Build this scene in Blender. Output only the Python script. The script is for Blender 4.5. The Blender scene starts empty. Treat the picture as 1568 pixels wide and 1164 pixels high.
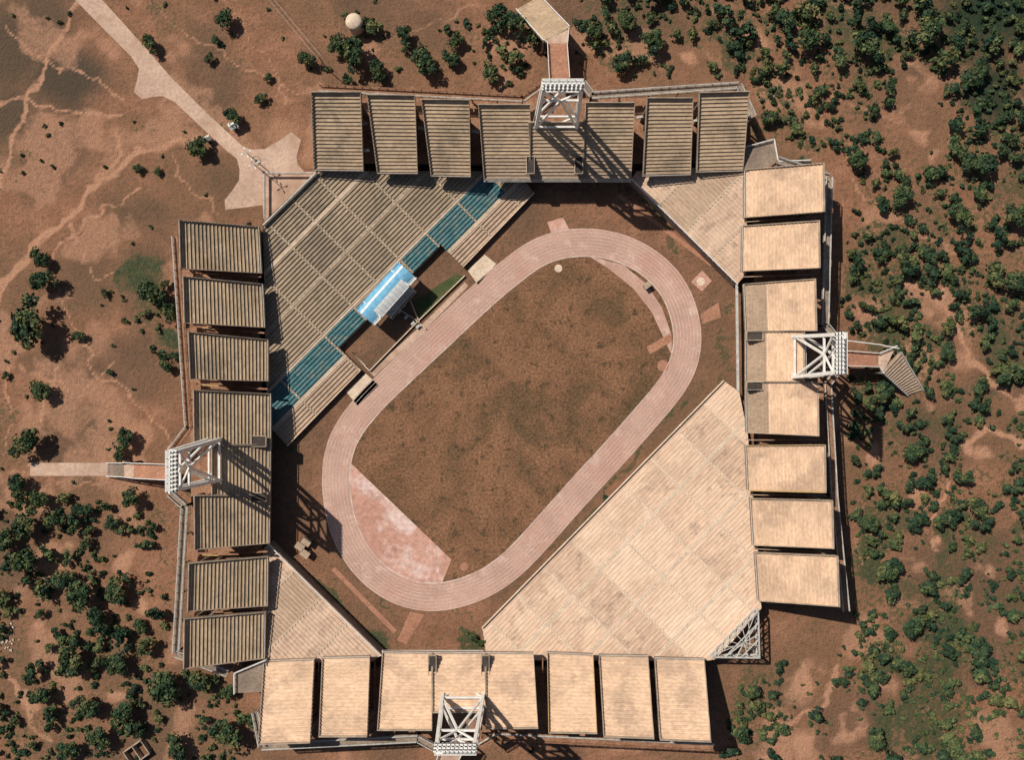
import bpy, math, random
import numpy as np
from mathutils import Vector
random.seed(7); rng=np.random.default_rng(11)
H=261.0; S=H*36/24/1568.0
def W(x,y,z=0.0):
    f=(H-z)/H*S
    return Vector(((x-784)*f,-(y-582)*f,z))
scene=bpy.context.scene
# ---------------- materials ----------------
def newmat(name):
    m=bpy.data.materials.new(name); m.use_nodes=True
    nt=m.node_tree; b=nt.nodes['Principled BSDF']; b.inputs['Roughness'].default_value=.9
    b.inputs['Specular IOR Level'].default_value=.12
    return m,nt,b
def N(nt,t,**k):
    n=nt.nodes.new(t)
    for a,v in k.items(): setattr(n,a,v)
    return n
def noise(nt,vec,scale,detail=4,rough=.6):
    n=N(nt,'ShaderNodeTexNoise'); n.inputs['Scale'].default_value=scale; n.inputs['Detail'].default_value=detail
    n.inputs['Roughness'].default_value=rough; nt.links.new(vec,n.inputs['Vector']); return n.outputs['Fac']
def ramp(nt,fac,a,b,inter='LINEAR'):
    r=N(nt,'ShaderNodeMapRange'); r.inputs['From Min'].default_value=a; r.inputs['From Max'].default_value=b
    nt.links.new(fac,r.inputs['Value']); return r.outputs['Result']
def mix(nt,fac,a,b,mode='MIX'):
    m=N(nt,'ShaderNodeMix',data_type='RGBA',blend_type=mode)
    if isinstance(fac,(int,float)): m.inputs[0].default_value=fac
    else: nt.links.new(fac,m.inputs[0])
    for i,v in ((6,a),(7,b)):
        if isinstance(v,(tuple,list)): m.inputs[i].default_value=(*v[:3],1)
        else: nt.links.new(v,m.inputs[i])
    return m.outputs[2]
def math_(nt,op,a,b=0.0):
    m=N(nt,'ShaderNodeMath',operation=op)
    for i,v in ((0,a),(1,b)):
        if isinstance(v,(int,float)): m.inputs[i].default_value=v
        else: nt.links.new(v,m.inputs[i])
    return m.outputs[0]
def mat(name,c1,c2,s1=.08,s2=1.2,rot=0,stretch=1,c3=None,rough=.9,lo=.38,hi=.62,grain=.35,s3=.03,bump=0,c4=None,s4=.4):
    m,nt,b=newmat(name); b.inputs['Roughness'].default_value=rough
    tc=N(nt,'ShaderNodeTexCoord').outputs['Object']
    mp=N(nt,'ShaderNodeMapping'); 
    mr=N(nt,'ShaderNodeMapping'); mr.inputs['Rotation'].default_value=(0,0,rot)
    mp.inputs['Scale'].default_value=(1/stretch,1,1)
    nt.links.new(tc,mr.inputs['Vector']); nt.links.new(mr.outputs[0],mp.inputs['Vector']); v=mp.outputs[0]
    col=mix(nt,ramp(nt,noise(nt,v,s1,5),lo,hi),c1,c2)
    if c3: col=mix(nt,ramp(nt,noise(nt,tc,s3,5,.7),.5,.62),col,c3)
    if c4: col=mix(nt,ramp(nt,noise(nt,tc,s4,4,.7),.55,.66),col,c4)
    g=ramp(nt,noise(nt,v,s2,4,.7),.3,.7)
    k=N(nt,'ShaderNodeMapRange'); k.inputs['To Min'].default_value=1-grain; k.inputs['To Max'].default_value=1+grain*.6
    nt.links.new(g,k.inputs['Value'])
    cb=N(nt,'ShaderNodeCombineColor')
    for i in range(3): nt.links.new(k.outputs[0],cb.inputs[i])
    col=mix(nt,1.0,col,cb.outputs[0],'MULTIPLY')
    nt.links.new(col,b.inputs['Base Color'])
    if bump:
        bp=N(nt,'ShaderNodeBump'); bp.inputs['Strength'].default_value=.6; bp.inputs['Distance'].default_value=bump
        nt.links.new(g,bp.inputs['Height']); nt.links.new(bp.outputs[0],b.inputs['Normal'])
    return m
Q=math.radians(-45)
M={}
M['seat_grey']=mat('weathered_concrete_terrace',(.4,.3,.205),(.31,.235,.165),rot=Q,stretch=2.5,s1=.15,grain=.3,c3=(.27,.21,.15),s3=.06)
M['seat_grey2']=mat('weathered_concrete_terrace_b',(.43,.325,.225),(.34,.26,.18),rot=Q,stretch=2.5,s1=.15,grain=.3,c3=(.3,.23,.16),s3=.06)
M['seat_aisle']=mat('terrace_stair_concrete',(.48,.365,.26),(.33,.25,.18),s1=.9,grain=.5)
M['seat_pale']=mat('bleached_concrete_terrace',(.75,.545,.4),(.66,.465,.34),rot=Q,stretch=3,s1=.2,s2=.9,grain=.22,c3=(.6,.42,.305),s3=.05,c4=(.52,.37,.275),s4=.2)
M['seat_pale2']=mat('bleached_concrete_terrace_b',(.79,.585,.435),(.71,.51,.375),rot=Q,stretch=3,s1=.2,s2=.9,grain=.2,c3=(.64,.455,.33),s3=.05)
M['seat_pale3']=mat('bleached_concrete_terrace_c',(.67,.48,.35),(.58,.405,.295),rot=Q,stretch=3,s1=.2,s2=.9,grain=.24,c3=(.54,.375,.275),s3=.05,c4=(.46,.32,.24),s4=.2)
M['seat_tan']=mat('tan_concrete_terrace',(.53,.375,.265),(.44,.31,.22),stretch=2,rot=-Q,s1=.15,grain=.28)
M['blue']=mat('faded_blue_seating',(.065,.165,.18),(.1,.215,.23),s1=.35,grain=.35,c3=(.12,.2,.2),s3=.1,c4=(.22,.24,.21),s4=.4)
M['aisle']=mat('aisle_concrete',(.6,.46,.34),(.48,.36,.265),s1=.3,grain=.3)
M['up_T']=mat('upper_terrace_concrete_shaded_north',(.54,.395,.265),(.44,.32,.215),stretch=2,s1=.2,c3=(.34,.255,.175),s3=.07,grain=.28)  # same concrete as the other sides; shaded side painted darker and greyer
M['up_L']=mat('upper_terrace_concrete_shaded_west',(.52,.385,.255),(.42,.31,.205),stretch=2,rot=math.pi/2,s1=.2,grain=.28,c3=(.34,.255,.175),s3=.07)  # west copy of that concrete, its shaded side put into the colour
M['up_R']=mat('upper_terrace_concrete_sunlit_east',(.74,.53,.37),(.62,.44,.305),stretch=2,rot=math.pi/2,s1=.2,grain=.25,c3=(.52,.365,.26),s3=.06)  # east copy of the same concrete, sunlit side painted paler
M['up_B']=mat('upper_terrace_concrete_sunlit_south',(.77,.555,.39),(.66,.47,.325),stretch=2,s1=.2,grain=.25,c3=(.55,.39,.28),s3=.06)  # south copy, sun-facing brightness put into the base colour
M['up_D']=mat('upper_terrace_stained',(.38,.28,.2),(.46,.335,.24),stretch=2,s1=.12,grain=.3)
M['conc']=mat('aged_concrete',(.33,.25,.19),(.22,.165,.13),s1=.12)
M['dark']=mat('dark_concrete_and_recess_shade',(.09,.07,.058),(.06,.05,.045),s1=.12)  # dark walls and undersides; also painted shade for the vomitory openings
M['rust']=mat('rust_brown_deck',(.26,.13,.075),(.34,.185,.115),s1=.3)
M['white']=mat('white_painted_steel',(.8,.78,.74),(.68,.67,.64),s1=.5,grain=.12,rough=.5)
M['rail']=mat('weathered_white_railing',(.58,.55,.5),(.42,.4,.37),s1=.5,grain=.25)
M['edge']=mat('weathered_parapet',(.5,.39,.29),(.3,.24,.19),s1=.3,grain=.3)
M['yellow']=mat('yellow_ochre_railing',(.5,.34,.13),(.42,.3,.17),s1=.5,grain=.3)
M['canopy']=mat('light_blue_canopy_sheet',(.14,.36,.55),(.2,.45,.62),s1=.5,grain=.2,rough=.9)
M['glass']=mat('dark_window',(.02,.03,.04),(.03,.04,.05),rough=.2)
M['track']=mat('running_track_surface',(.55,.345,.27),(.45,.28,.22),s1=.09,s2=1.5,c3=(.48,.275,.21),s3=.035,grain=.24,c4=(.6,.405,.33),s4=.12)
M['line']=mat('track_lane_paint',(.76,.64,.57),(.55,.4,.34),s1=.2,grain=.25)
M['infield']=mat('dry_infield_turf',(.27,.138,.076),(.19,.1,.055),s1=.06,s2=1.1,c3=(.145,.088,.046),s3=.028,grain=.55,bump=.3,c4=(.1,.066,.036),s4=.25)
M['dzone']=mat('faded_pink_dirt',(.6,.345,.27),(.49,.265,.2),s1=.05,s2=.5,c3=(.68,.5,.45),s3=.06,grain=.3)
M['orange']=mat('orange_clay_runway',(.43,.215,.135),(.35,.17,.11),s1=.2)
M['road']=mat('pale_concrete_road',(.6,.42,.315),(.48,.325,.245),s1=.06,s2=.8,grain=.3,c3=(.4,.25,.175),s3=.05)
M['cream']=mat('cream_slab',(.74,.58,.44),(.62,.475,.355),s1=.3)
M['grass']=mat('green_grass',(.05,.08,.03),(.1,.1,.045),s1=.2,s2=1.5,grain=.5)
M['bark']=mat('tree_bark',(.12,.08,.05),(.07,.05,.035),s1=1)
def leafmat(name,c1,c2):
    m,nt,b=newmat(name)
    tc=N(nt,'ShaderNodeNewGeometry').outputs['Position']
    col=mix(nt,ramp(nt,noise(nt,tc,.1,4),.38,.62),c1,c2)
    nt.links.new(col,b.inputs['Base Color']); b.inputs['Roughness'].default_value=.8
    return m
M['leafA']=leafmat('foliage_dark',(.022,.048,.03),(.038,.064,.032))
M['leafB']=leafmat('foliage_mid',(.045,.082,.038),(.08,.105,.042))
M['leafC']=leafmat('foliage_light',(.1,.13,.055),(.155,.15,.06))
# ---------------- mesh builder ----------------
class MB:
    def __init__(s): s.v=[];s.f=[];s.m=[];s.mats=[]
    def mi(s,k):
        if k not in s.mats: s.mats.append(k)
        return s.mats.index(k)
    def face(s,pts,k):
        i=len(s.v); s.v+= [tuple(p) for p in pts]; s.f.append(tuple(range(i,i+len(pts)))); s.m.append(s.mi(k))
    def box(s,c,sx,sy,sz,k,ang=0):
        ca,sa=math.cos(ang),math.sin(ang); P=[]
        for z in (-.5,.5):
            for x,y in ((-.5,-.5),(.5,-.5),(.5,.5),(-.5,.5)):
                X,Y=x*sx,y*sy; P.append((c[0]+X*ca-Y*sa,c[1]+X*sa+Y*ca,c[2]+z*sz))
        s.hexa(P,k)
    def hexa(s,P,k):
        for q in ((3,2,1,0),(4,5,6,7),(0,1,5,4),(1,2,6,5),(2,3,7,6),(3,0,4,7)):
            s.face([P[j] for j in q],k)
    def prism(s,poly,z0,z1,k,kside=None):
        a=[(p[0],p[1],z1) for p in poly]; 
        if sum(a[i][0]*a[(i+1)%len(a)][1]-a[(i+1)%len(a)][0]*a[i][1] for i in range(len(a)))<0: a=a[::-1]
        b=[(p[0],p[1],z0) for p in a]
        s.face(a,k); s.face(b[::-1],kside or k)
        for i in range(len(a)):
            j=(i+1)%len(a); s.face([b[i],b[j],a[j],a[i]],kside or k)
    def beam(s,p0,p1,w,k,h=None):
        p0=Vector(p0);p1=Vector(p1); h=h or w; d=(p1-p0)
        if d.length<1e-4: return
        d.normalize(); up=Vector((0,0,1)) if abs(d.z)<.95 else Vector((1,0,0))
        a=d.cross(up).normalized()*w/2; b=a.cross(d).normalized()*h/2
        P=[p0-a-b,p0+a-b,p0+a+b,p0-a+b,p1-a-b,p1+a-b,p1+a+b,p1-a+b]
        for q in ((0,1,2,3),(7,6,5,4),(1,0,4,5),(2,1,5,6),(3,2,6,7),(0,3,7,4)): s.face([P[j] for j in q],k)
    def rail(s,pts,k='rail',h=1.1,w=.16,post=2.5):
        for a,b in zip(pts[:-1],pts[1:]):
            a=Vector(a);b=Vector(b); up=Vector((0,0,h)); s.beam(a+up,b+up,w,k); s.beam(a+up*.5,b+up*.5,w*.6,k)
            n=max(1,int((b-a).length/post))
            for i in range(n+1):
                p=a.lerp(b,i/n); s.beam(p,p+up,w*.8,k)
    def cyl(s,c,r0,r1,h,k,n=16,cap=True):
        a=[(c[0]+r0*math.cos(2*math.pi*i/n),c[1]+r0*math.sin(2*math.pi*i/n),c[2]) for i in range(n)]
        b=[(c[0]+r1*math.cos(2*math.pi*i/n),c[1]+r1*math.sin(2*math.pi*i/n),c[2]+h) for i in range(n)]
        for i in range(n): s.face([a[i],a[(i+1)%n],b[(i+1)%n],b[i]],k)
        if cap: s.face(b,k)
    def obj(s,name,parent=None):
        me=bpy.data.meshes.new(name); me.from_pydata(s.v,[],s.f)
        for k in s.mats: me.materials.append(M[k])
        me.polygons.foreach_set('material_index',s.m); me.update()
        o=bpy.data.objects.new(name,me); scene.collection.objects.link(o)
        if parent: o.parent=parent
        return o
def empty(name):
    e=bpy.data.objects.new(name,None); scene.collection.objects.link(e); return e
def sheet(name,pxs,z,k,parent=None,t=None):
    b=MB(); P=[W(x,y,0) for x,y in pxs]
    if sum(P[i].x*P[(i+1)%len(P)].y-P[(i+1)%len(P)].x*P[i].y for i in range(len(P)))<0: P=P[::-1]
    b.face([(p.x,p.y,z) for p in P],k); return b.obj(name,parent)
def clip(poly,ax,val,keep_ge):
    out=[];n=len(poly)
    for i in range(n):
        a=poly[i];b=poly[(i+1)%n]
        fa=(a[ax]-val)*(1 if keep_ge else -1); fb=(b[ax]-val)*(1 if keep_ge else -1)
        if fa>=0: out.append(a)
        if (fa>0 and fb<0) or (fa<0 and fb>0):
            t=fa/(fa-fb); out.append((a[0]+(b[0]-a[0])*t,a[1]+(b[1]-a[1])*t))
    return out
def area(p): return abs(sum(p[i][0]*p[(i+1)%len(p)][1]-p[(i+1)%len(p)][0]*p[i][1] for i in range(len(p))))/2 if len(p)>2 else 0
def trange(poly,d):
    ts=[];n=len(poly)
    for i in range(n):
        a=poly[i];b=poly[(i+1)%n]
        if (a[0]-d)*(b[0]-d)<=0 and abs(a[0]-b[0])>1e-6:
            ts.append(a[1]+(b[1]-a[1])*(d-a[0])/(b[0]-a[0]))
    return (min(ts),max(ts)) if len(ts)>1 else None
stadium=empty('stadium')
def stand(name,A,B,outpx,z0,polys,slope,pitch,groove,depth,cuts,matfn,am='aisle',aw=.55):
    a=W(*A,z0);b=W(*B,z0); u=(b-a);u.z=0;u.normalize(); n=Vector((-u.y,u.x,0))
    if (W(*outpx)-a).dot(n)<0: n=-n
    mb=MB()
    def todt(px):
        z=z0
        for _ in range(10):
            p=W(*px,z); d=(p-a).dot(n); z=z0+slope*max(d,0)
        return (d,(p-a).dot(u))
    def P(d,t,z): q=a+n*d+u*t; return (q.x,q.y,z)
    flip=(n.cross(u)).z<0
    for poly in polys:
        pl=[todt(p) for p in poly]
        dmin=min(p[0] for p in pl);dmax=max(p[0] for p in pl)
        base=[P(d,t,z0+slope*max(d,0)-depth-.25) for d,t in pl]
        mb.face(base if not flip else base[::-1],'dark')
        for i in range(len(pl)):
            q,r=pl[i],pl[(i+1)%len(pl)]
            mb.face([P(*q,0),P(*r,0),P(*r,z0+slope*max(r[0],0)+.1),P(*q,z0+slope*max(q[0],0)+.1)],'conc')
        tmin=min(p[1] for p in pl);tmax=max(p[1] for p in pl)
        T=[tmin-1]
        for c in cuts:
            for e in (c-aw,c+aw):
                if tmin<e<tmax: T.append(e)
        T.append(tmax+1)
        k=int(math.floor(dmin/pitch))
        while k*pitch<dmax:
            zs=z0+slope*k*pitch
            for (e0,e1,gr) in ((k*pitch,k*pitch+groove,True),(k*pitch+groove,(k+1)*pitch,False)):
                c=clip(clip(pl,0,e0,True),0,e1,False)
                if area(c)<1e-3: continue
                for t0,t1 in zip(T[:-1],T[1:]):
                    cc=clip(clip(c,1,t0,True),1,t1,False)
                    if area(cc)<1e-3: continue
                    tm=(t0+t1)/2; isA=(t1-t0)<aw*2+.1 and any(abs(tm-q)<.1 for q in cuts)
                    mk,flat=matfn((k+.5)*pitch,tm)
                    if isA and not (am!='aisle' and flat): mk,flat=am,True
                    z=zs if (flat or not gr) else zs-depth
                    f=[P(d,t,z) for d,t in cc]
                    if Vector(f[1]).__sub__(Vector(f[0])).cross(Vector(f[2])-Vector(f[1])).z<0: f=f[::-1]
                    mb.face(f,mk)
                    tr=trange(pl,e0)
                    if tr:
                        x0=max(t0,tr[0]);x1=min(t1,tr[1])
                        if x1>x0:
                            zb=(zs-slope*pitch-.05) if gr else (zs-depth)
                            if not(flat and not gr) : mb.face([P(e0,x0,zb-.02),P(e0,x1,zb-.02),P(e0,x1,max(z,zb)),P(e0,x0,max(z,zb))],mk)
            k+=1
    return mb
p4=.2497*.985
def mTL(d,t):
    dp=d/p4; tp=t/p4-170
    for g in (33,80,140,205):
        if abs(dp-g)<2.8: return ('aisle' if g!=140 else 'seat_aisle'),True
    if 30<dp<80 and -175<tp<-10: return 'blue',False
    if 30<dp<80 and 212<tp<352: return 'blue',False
    if 48<dp<80 and (-10<=tp<=53 or 155<=tp<=212): return 'blue',False
    if dp<30: return 'seat_tan',False
    return ('seat_grey' if int((tp+400)/63+int(dp/65))%2 else 'seat_grey2'),False
cutsTL=[(t+170)*p4 for t in (-106,-10,53,105,155,212,280,345)]
def L(d,t):
    ax,ay=440,680; return (ax+.7043*(t+170)-.7099*d, ay-.7099*(t+170)-.7043*d)
SL=.088
main=[L(80,-168),L(80,352),(740,262),(485,262),(403,345),(408,600)]
left=[L(0,-10),L(80,-10),L(80,-175),(412,608),(414,655),(440,683)]
right=[L(0,212),(818,295),(806,280),(742,272),L(80,345),L(80,212)]
cent=[L(48,-10),L(80,-10),L(80,212),L(48,212)]
stand('tl',(440,680),(820,297),(440,305),1.2,[main,left,right,cent],SL,1.42,.66,.36,cutsTL,mTL,'seat_aisle',.38).obj('main_stand_terrace',stadium)
def mBR(d,t):
    dp=d/p4
    for g in (68,142,215):
        if abs(dp-g)<2.4: return 'cream',True
    h=(int(t/14.5+50)*7+int(dp/72)*5)%5
    return ('seat_pale','seat_pale2','seat_pale','seat_pale2','seat_pale3')[h],False
cutsBR=[k*14.5+4 for k in range(-4,14)]
stand('br',(738,962),(1108,583),(1100,1000),1.2,[[(738,962),(1108,583),(1132,600),(1145,665),(1160,830),(1166,932),(1098,1010),(1085,1012),(745,1012)]],SL,1.42,.5,.24,cutsBR,mBR,'cream',.4).obj('opposite_stand_terrace',stadium)
def mTR(d,t): return ('seat_tan' if int(t/12)%2 else 'seat_pale3'),False
stand('tr',(966,275),(1128,436),(1137,262),5.0,[[(966,275),(975,262),(1140,252),(1145,262),(1142,420),(1128,436)]],.11,1.4,.5,.25,[14,28,42],mTR,'aisle',.4).obj('corner_stand_terrace',stadium)
stand('bl',(412,832),(585,1003),(410,1010),5.0,[[(412,832),(585,1003),(570,1014),(412,1016),(402,1008),(402,842)]],.11,1.4,.5,.25,[14,28,42],mTR,'aisle',.4).obj('corner_stand_terrace',stadium)
# ---------------- upper blocks ----------------
ZI,ZO=9.0,21.0
def block(mb,il,ir,orr,ol,k,Nst=21,zo=ZO,zi=ZI,edge='edge',front=None,cols=True):
    IL,IR,OR,OL=W(*il,zi),W(*ir,zi),W(*orr,zo),W(*ol,zo)
    def P(u,v,z):
        a=IL.lerp(IR,u);b=OL.lerp(OR,u);q=a.lerp(b,v); return (q.x,q.y,z)
    rise=(zo-zi)/Nst; dep=.5; g=.5
    for i in range(Nst):
        v0=i/Nst;v1=(i+g)/Nst;v2=(i+1)/Nst; zs=zi+rise*i+rise
        kk=front if (front and i<Nst*.33) else k
        mb.face([P(0,v0,zs-dep),P(1,v0,zs-dep),P(1,v1,zs-dep),P(0,v1,zs-dep)],kk)
        mb.face([P(0,v1,zs-dep-.02),P(1,v1,zs-dep-.02),P(1,v1,zs),P(0,v1,zs)],kk)
        mb.face([P(0,v1,zs),P(1,v1,zs),P(1,v2,zs),P(0,v2,zs)],kk)
        lo_,hi_=sorted((zs-rise,zs-dep))
        mb.face([P(0,v0,lo_-.02),P(1,v0,lo_-.02),P(1,v0,hi_+.01),P(0,v0,hi_+.01)],kk)
        for u in (0,1): mb.face([P(u,v0,zi+rise*i-1),P(u,v2,zi+rise*i+rise-1),P(u,v2,zs-.05),P(u,v0,zs-dep)],'conc')
    mb.face([P(0,0,zi-1),P(1,0,zi-1),P(1,1,zo-1),P(0,1,zo-1)],'dark')
    mb.face([P(0,0,zi-1),P(1,0,zi-1),P(1,0,zi+.1),P(0,0,zi+.1)],'conc')
    mb.face([P(0,1,zo-1),P(1,1,zo-1),P(1,1,zo+.5),P(0,1,zo+.5)],'conc')
    zw=zi+.9*(zo-zi)-1
    mb.hexa([P(0.02,.9,5),P(.98,.9,5),P(.98,.92,5),P(.02,.92,5),P(.02,.9,zw),P(.98,.9,zw),P(.98,.92,zw),P(.02,.92,zw)],'conc')  # unseen back wall, added so the block casts a solid shadow outward
    for u in (.006,.994): mb.beam(P(u,0,zi+.6),P(u,1,zo+.6),.2,edge,.6)
    if edge=='yellow': mb.beam(P(.0,0,zi+1.1),P(.0,1,zo+1.1),.22,'yellow',.2)
    mb.beam(P(0,1,zo+.6),P(1,1,zo+.6),.3,'edge',.9)
    mb.beam(P(0,0,zi+.7),P(1,0,zi+.7),.2,'rail',.3)
    if cols:
        for u in (.12,.88):
            for v,zz in ((.3,zi+.3*(zo-zi)-1),(.8,zi+.8*(zo-zi)-1)):
                q=P(u,v,0); mb.beam(q,(q[0],q[1],zz),1.0,'conc')
            mb.beam(P(u,.02,zi-1.4),P(u,.98,zo-1.4),.6,'conc',.9)
def vom(mb,x0,y0,x1,y1,z):
    a=W(x0,y0,z);b=W(x1,y1,z)
    xa,xb=sorted((a.x,b.x));ya,yb=sorted((a.y,b.y))
    mb.prism([(xa+.3,ya+.3),(xb-.3,ya+.3),(xb-.3,yb-.3),(xa+.3,yb-.3)],z-1.5,z+.1,'dark')  # solid dark box painted as the shade inside the opening
    for p,q in (((xa,ya),(xb,ya)),((xb,ya),(xb,yb)),((xb,yb),(xa,yb)),((xa,yb),(xa,ya))):
        mb.beam((*p,z+.1),(*q,z+.1),.25,'edge',1.0)
up=MB()
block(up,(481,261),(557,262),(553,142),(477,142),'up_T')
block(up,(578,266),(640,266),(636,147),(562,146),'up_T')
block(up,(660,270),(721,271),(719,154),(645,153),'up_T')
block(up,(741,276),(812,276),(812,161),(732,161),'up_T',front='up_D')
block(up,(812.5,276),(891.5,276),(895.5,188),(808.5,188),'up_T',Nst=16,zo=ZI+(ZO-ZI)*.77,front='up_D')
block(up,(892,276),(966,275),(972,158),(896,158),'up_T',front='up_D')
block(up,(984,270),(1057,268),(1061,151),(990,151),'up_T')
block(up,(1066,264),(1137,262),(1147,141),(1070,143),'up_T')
vom(up,806,240,818,266,12.8);vom(up,880,240,892,266,12.8)
up.obj('upper_tier_north',stadium)
ur=MB()
block(ur,(1139,334),(1139,260),(1260,250),(1261,325),'up_R')
block(ur,(1135,416),(1136,346),(1253,338),(1254,411),'up_R')
block(ur,(1141,507),(1138,435),(1247,427),(1249,507),'up_R',front='up_D')
block(ur,(1141,584.5),(1141,507.5),(1230,507.5),(1230,584.5),'up_R',Nst=16,zo=ZI+(ZO-ZI)*.78,front='up_D')
block(ur,(1142,663),(1141,585),(1251,585),(1252,668),'up_R',front='up_D')
block(ur,(1144,751),(1141,682),(1262,681),(1263,754),'up_R',edge='yellow')
block(ur,(1152,835),(1148,763),(1273,766),(1275,840),'up_R')
block(ur,(1160,920),(1155,846),(1281,851),(1284,929),'up_R')
vom(ur,1143,508,1168,521,12);vom(ur,1143,585,1168,597,12)
ur.obj('upper_tier_east',stadium)
ub=MB()
block(ub,(405,1012),(482,1009),(476,1136),(396,1139),'up_B')
block(ub,(494,1007),(567,1005),(563,1127),(489,1127),'up_B')
block(ub,(586,998),(662,999),(662,1117),(578,1117),'up_B')
block(ub,(662.5,999),(743.5,999),(743.5,1090),(662.5,1090),'up_B',Nst=16,zo=ZI+(ZO-ZI)*.77)
block(ub,(744,999),(817,1000),(824,1114),(744,1115),'up_B')
block(ub,(838,999),(908,1002),(914,1122),(840,1121),'up_B',edge='yellow')
block(ub,(917,1003),(992,1004),(1001,1130),(924,1127),'up_B')
block(ub,(1002,1007),(1078,1009),(1088,1135),(1010,1132),'up_B')
vom(ub,656,1004,668,1032,12);vom(ub,737,1004,749,1032,12)
ub.obj('upper_tier_south',stadium)
ul=MB()
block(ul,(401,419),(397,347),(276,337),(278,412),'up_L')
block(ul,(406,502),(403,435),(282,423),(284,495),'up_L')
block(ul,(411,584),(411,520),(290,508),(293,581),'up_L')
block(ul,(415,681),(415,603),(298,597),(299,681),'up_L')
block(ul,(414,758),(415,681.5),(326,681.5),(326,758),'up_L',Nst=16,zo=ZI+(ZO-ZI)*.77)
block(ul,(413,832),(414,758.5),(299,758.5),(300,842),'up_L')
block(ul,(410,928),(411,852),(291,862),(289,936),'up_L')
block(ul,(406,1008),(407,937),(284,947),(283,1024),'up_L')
vom(ul,380,668,408,684,12);vom(ul,380,755,408,768,12)
ul.obj('upper_tier_west',stadium)
cs=MB()
def slab(pxs,z,zb=0,k='conc',ks='conc'):
    cs.prism([W(x,y,z)[:2] for x,y in pxs],zb,z,k,ks)
slab([(488,250),(488,150),(1140,150),(1140,250)],5.5,0,'rust','dark')
slab([(1150,270),(1252,270),(1270,925),(1172,925)],5.5,0,'rust','dark')
slab([(412,1025),(1080,1025),(1080,1122),(412,1122)],5.5,0,'rust','dark')
slab([(290,350),(394,350),(404,1005),(294,1005)],5.5,0,'rust','dark')
slab([(1140,226),(1184,214),(1190,248),(1240,246),(1240,262),(1140,262)],10,0,'conc','conc')
slab([(360,1030),(408,1010),(412,1060),(360,1062)],10,0,'conc','conc')
cs.rail([W(1140,226,10),W(1184,214,10),W(1190,248,10),W(1240,246,10)],'white',1.1,.25)
cs.rail([W(408,1010,10),W(360,1030,10),W(360,1062,10)],'white',1.1,.25)
for (xa,ya,xb,yb) in [(553,190,562,188),(556,230,566,230),(640,195,650,197),(722,200,734,202),(975,180,988,178),(1062,185,1070,184)]:
    cs.beam(W(xa,ya,11),W(xb,yb,11),.8,'rail')
for (xa,ya,xb,yb) in [(300,417,400,424),(300,500,405,510),(300,588,410,596),(300,848,410,845),(300,940,405,932)]:
    cs.beam(W(xa,ya,9),W(xb,yb,9),.6,'rust'); cs.beam(W(xa+10,ya+2,10),W(xa+35,ya+3,10),.4,'yellow')
for (xa,ya,xb,yb) in [(1140,340,1255,331),(1138,424,1250,420),(1142,674,1255,674),(1148,758,1265,760),(1154,841,1275,846)]:
    cs.beam(W(xa,ya,9),W(xb,yb,9),.4,'rust'); cs.beam(W(xa,ya,10),W(xb,yb,10),.2,'edge')
for x,y0,y1 in ((488,1015,1120),(574,1012,1110),(831,1008,1115),(917,1012,1120),(1004,1015,1125)):
    cs.beam(W(x,y0,8),W(x-1,y1,8),.35,'rust')
cs.rail([W(966,275,5.2),W(1128,436,5.2)],'white',1.2,.3); cs.rail([W(412,832,5.2),W(585,1003,5.2)],'white',1.2,.3)
cs.beam(W(1128,436,5.3),W(1130,600,5.3),.8,'rail',.8)
cs.beam(W(585,998,6.5),W(740,998,6.5),.7,'white',.6)
cs.beam(W(741,277,8.4),W(966,277,8.4),.7,'rail',.6)
cs.beam(W(403,345,7.5),W(485,264,7.5),.5,'rail',1.0)
cs.beam(W(405,265,2),W(405,335,2),.35,'rail',1.0); cs.beam(W(405,265,2),W(478,265,2),.35,'rail',1.0)
cs.beam(W(440,683,1.5),W(*L(0,-10),1.5),.35,'cream',1.0); cs.beam(W(*L(0,212),1.5),W(818,295,1.5),.35,'cream',1.0)
cs.beam(W(738,962,1.5),W(1108,583,1.5),.35,'cream',1.0)
cs.obj('concourse',stadium)
rw=MB()
rings=[[(490,136),(800,152),(834,128)],[(892,128),(906,147),(1130,132),(1152,180)],[(1190,246),(1268,272),(1262,498),(1286,526)],
 [(1286,562),(1266,588),(1276,760),(1294,935)],[(1092,1143),(760,1127),(735,1142)],[(668,1145),(640,1130),(402,1142),(392,1090)],
 [(270,362),(290,655),(262,692)],[(262,755),(284,775),(271,1000),(350,1030)]]
Z=11.0
for i,r in enumerate(rings):
    pts=[W(x,y,Z) for x,y in r]
    for a,b in zip(pts[:-1],pts[1:]):
        d=(b-a).normalized(); n=Vector((-d.y,d.x,0))*1.1
        rw.beam(a,b,2.4,'rust' if i in (0,3,4,6) else 'conc',.4)
        for s in (1,-1): rw.rail([a+n*s+Vector((0,0,.2)),b+n*s+Vector((0,0,.2))],'rail' if i not in (0,4,6) else ('rust' if s>0 else 'rail'),1.1,.24,3)
        m=max(1,int((b-a).length/9))
        for j in range(m+1):
            q=a.lerp(b,j/m); rw.beam((q.x,q.y,0),(q.x,q.y,Z-.2),.6,'conc')
            rw.beam((q.x,q.y,Z-.6),Vector((q.x*.95,q.y*.95,Z-.6)),.5,'rust')
rw.obj('perimeter_walkway',stadium)
sb=MB()
A,B,C=W(1092,1007,10),W(1161,936,10),W(1163,1008,10)
def truss(mb,p,q,h,w,k,n):
    up_=Vector((0,0,h)); mb.beam(p,q,w,k); mb.beam(p-up_,q-up_,w,k)
    for i in range(n):
        a=p.lerp(q,i/n);b=p.lerp(q,(i+1)/n); mb.beam(a,b-up_,w*.6,k); mb.beam(a,a-up_,w*.6,k)
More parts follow.
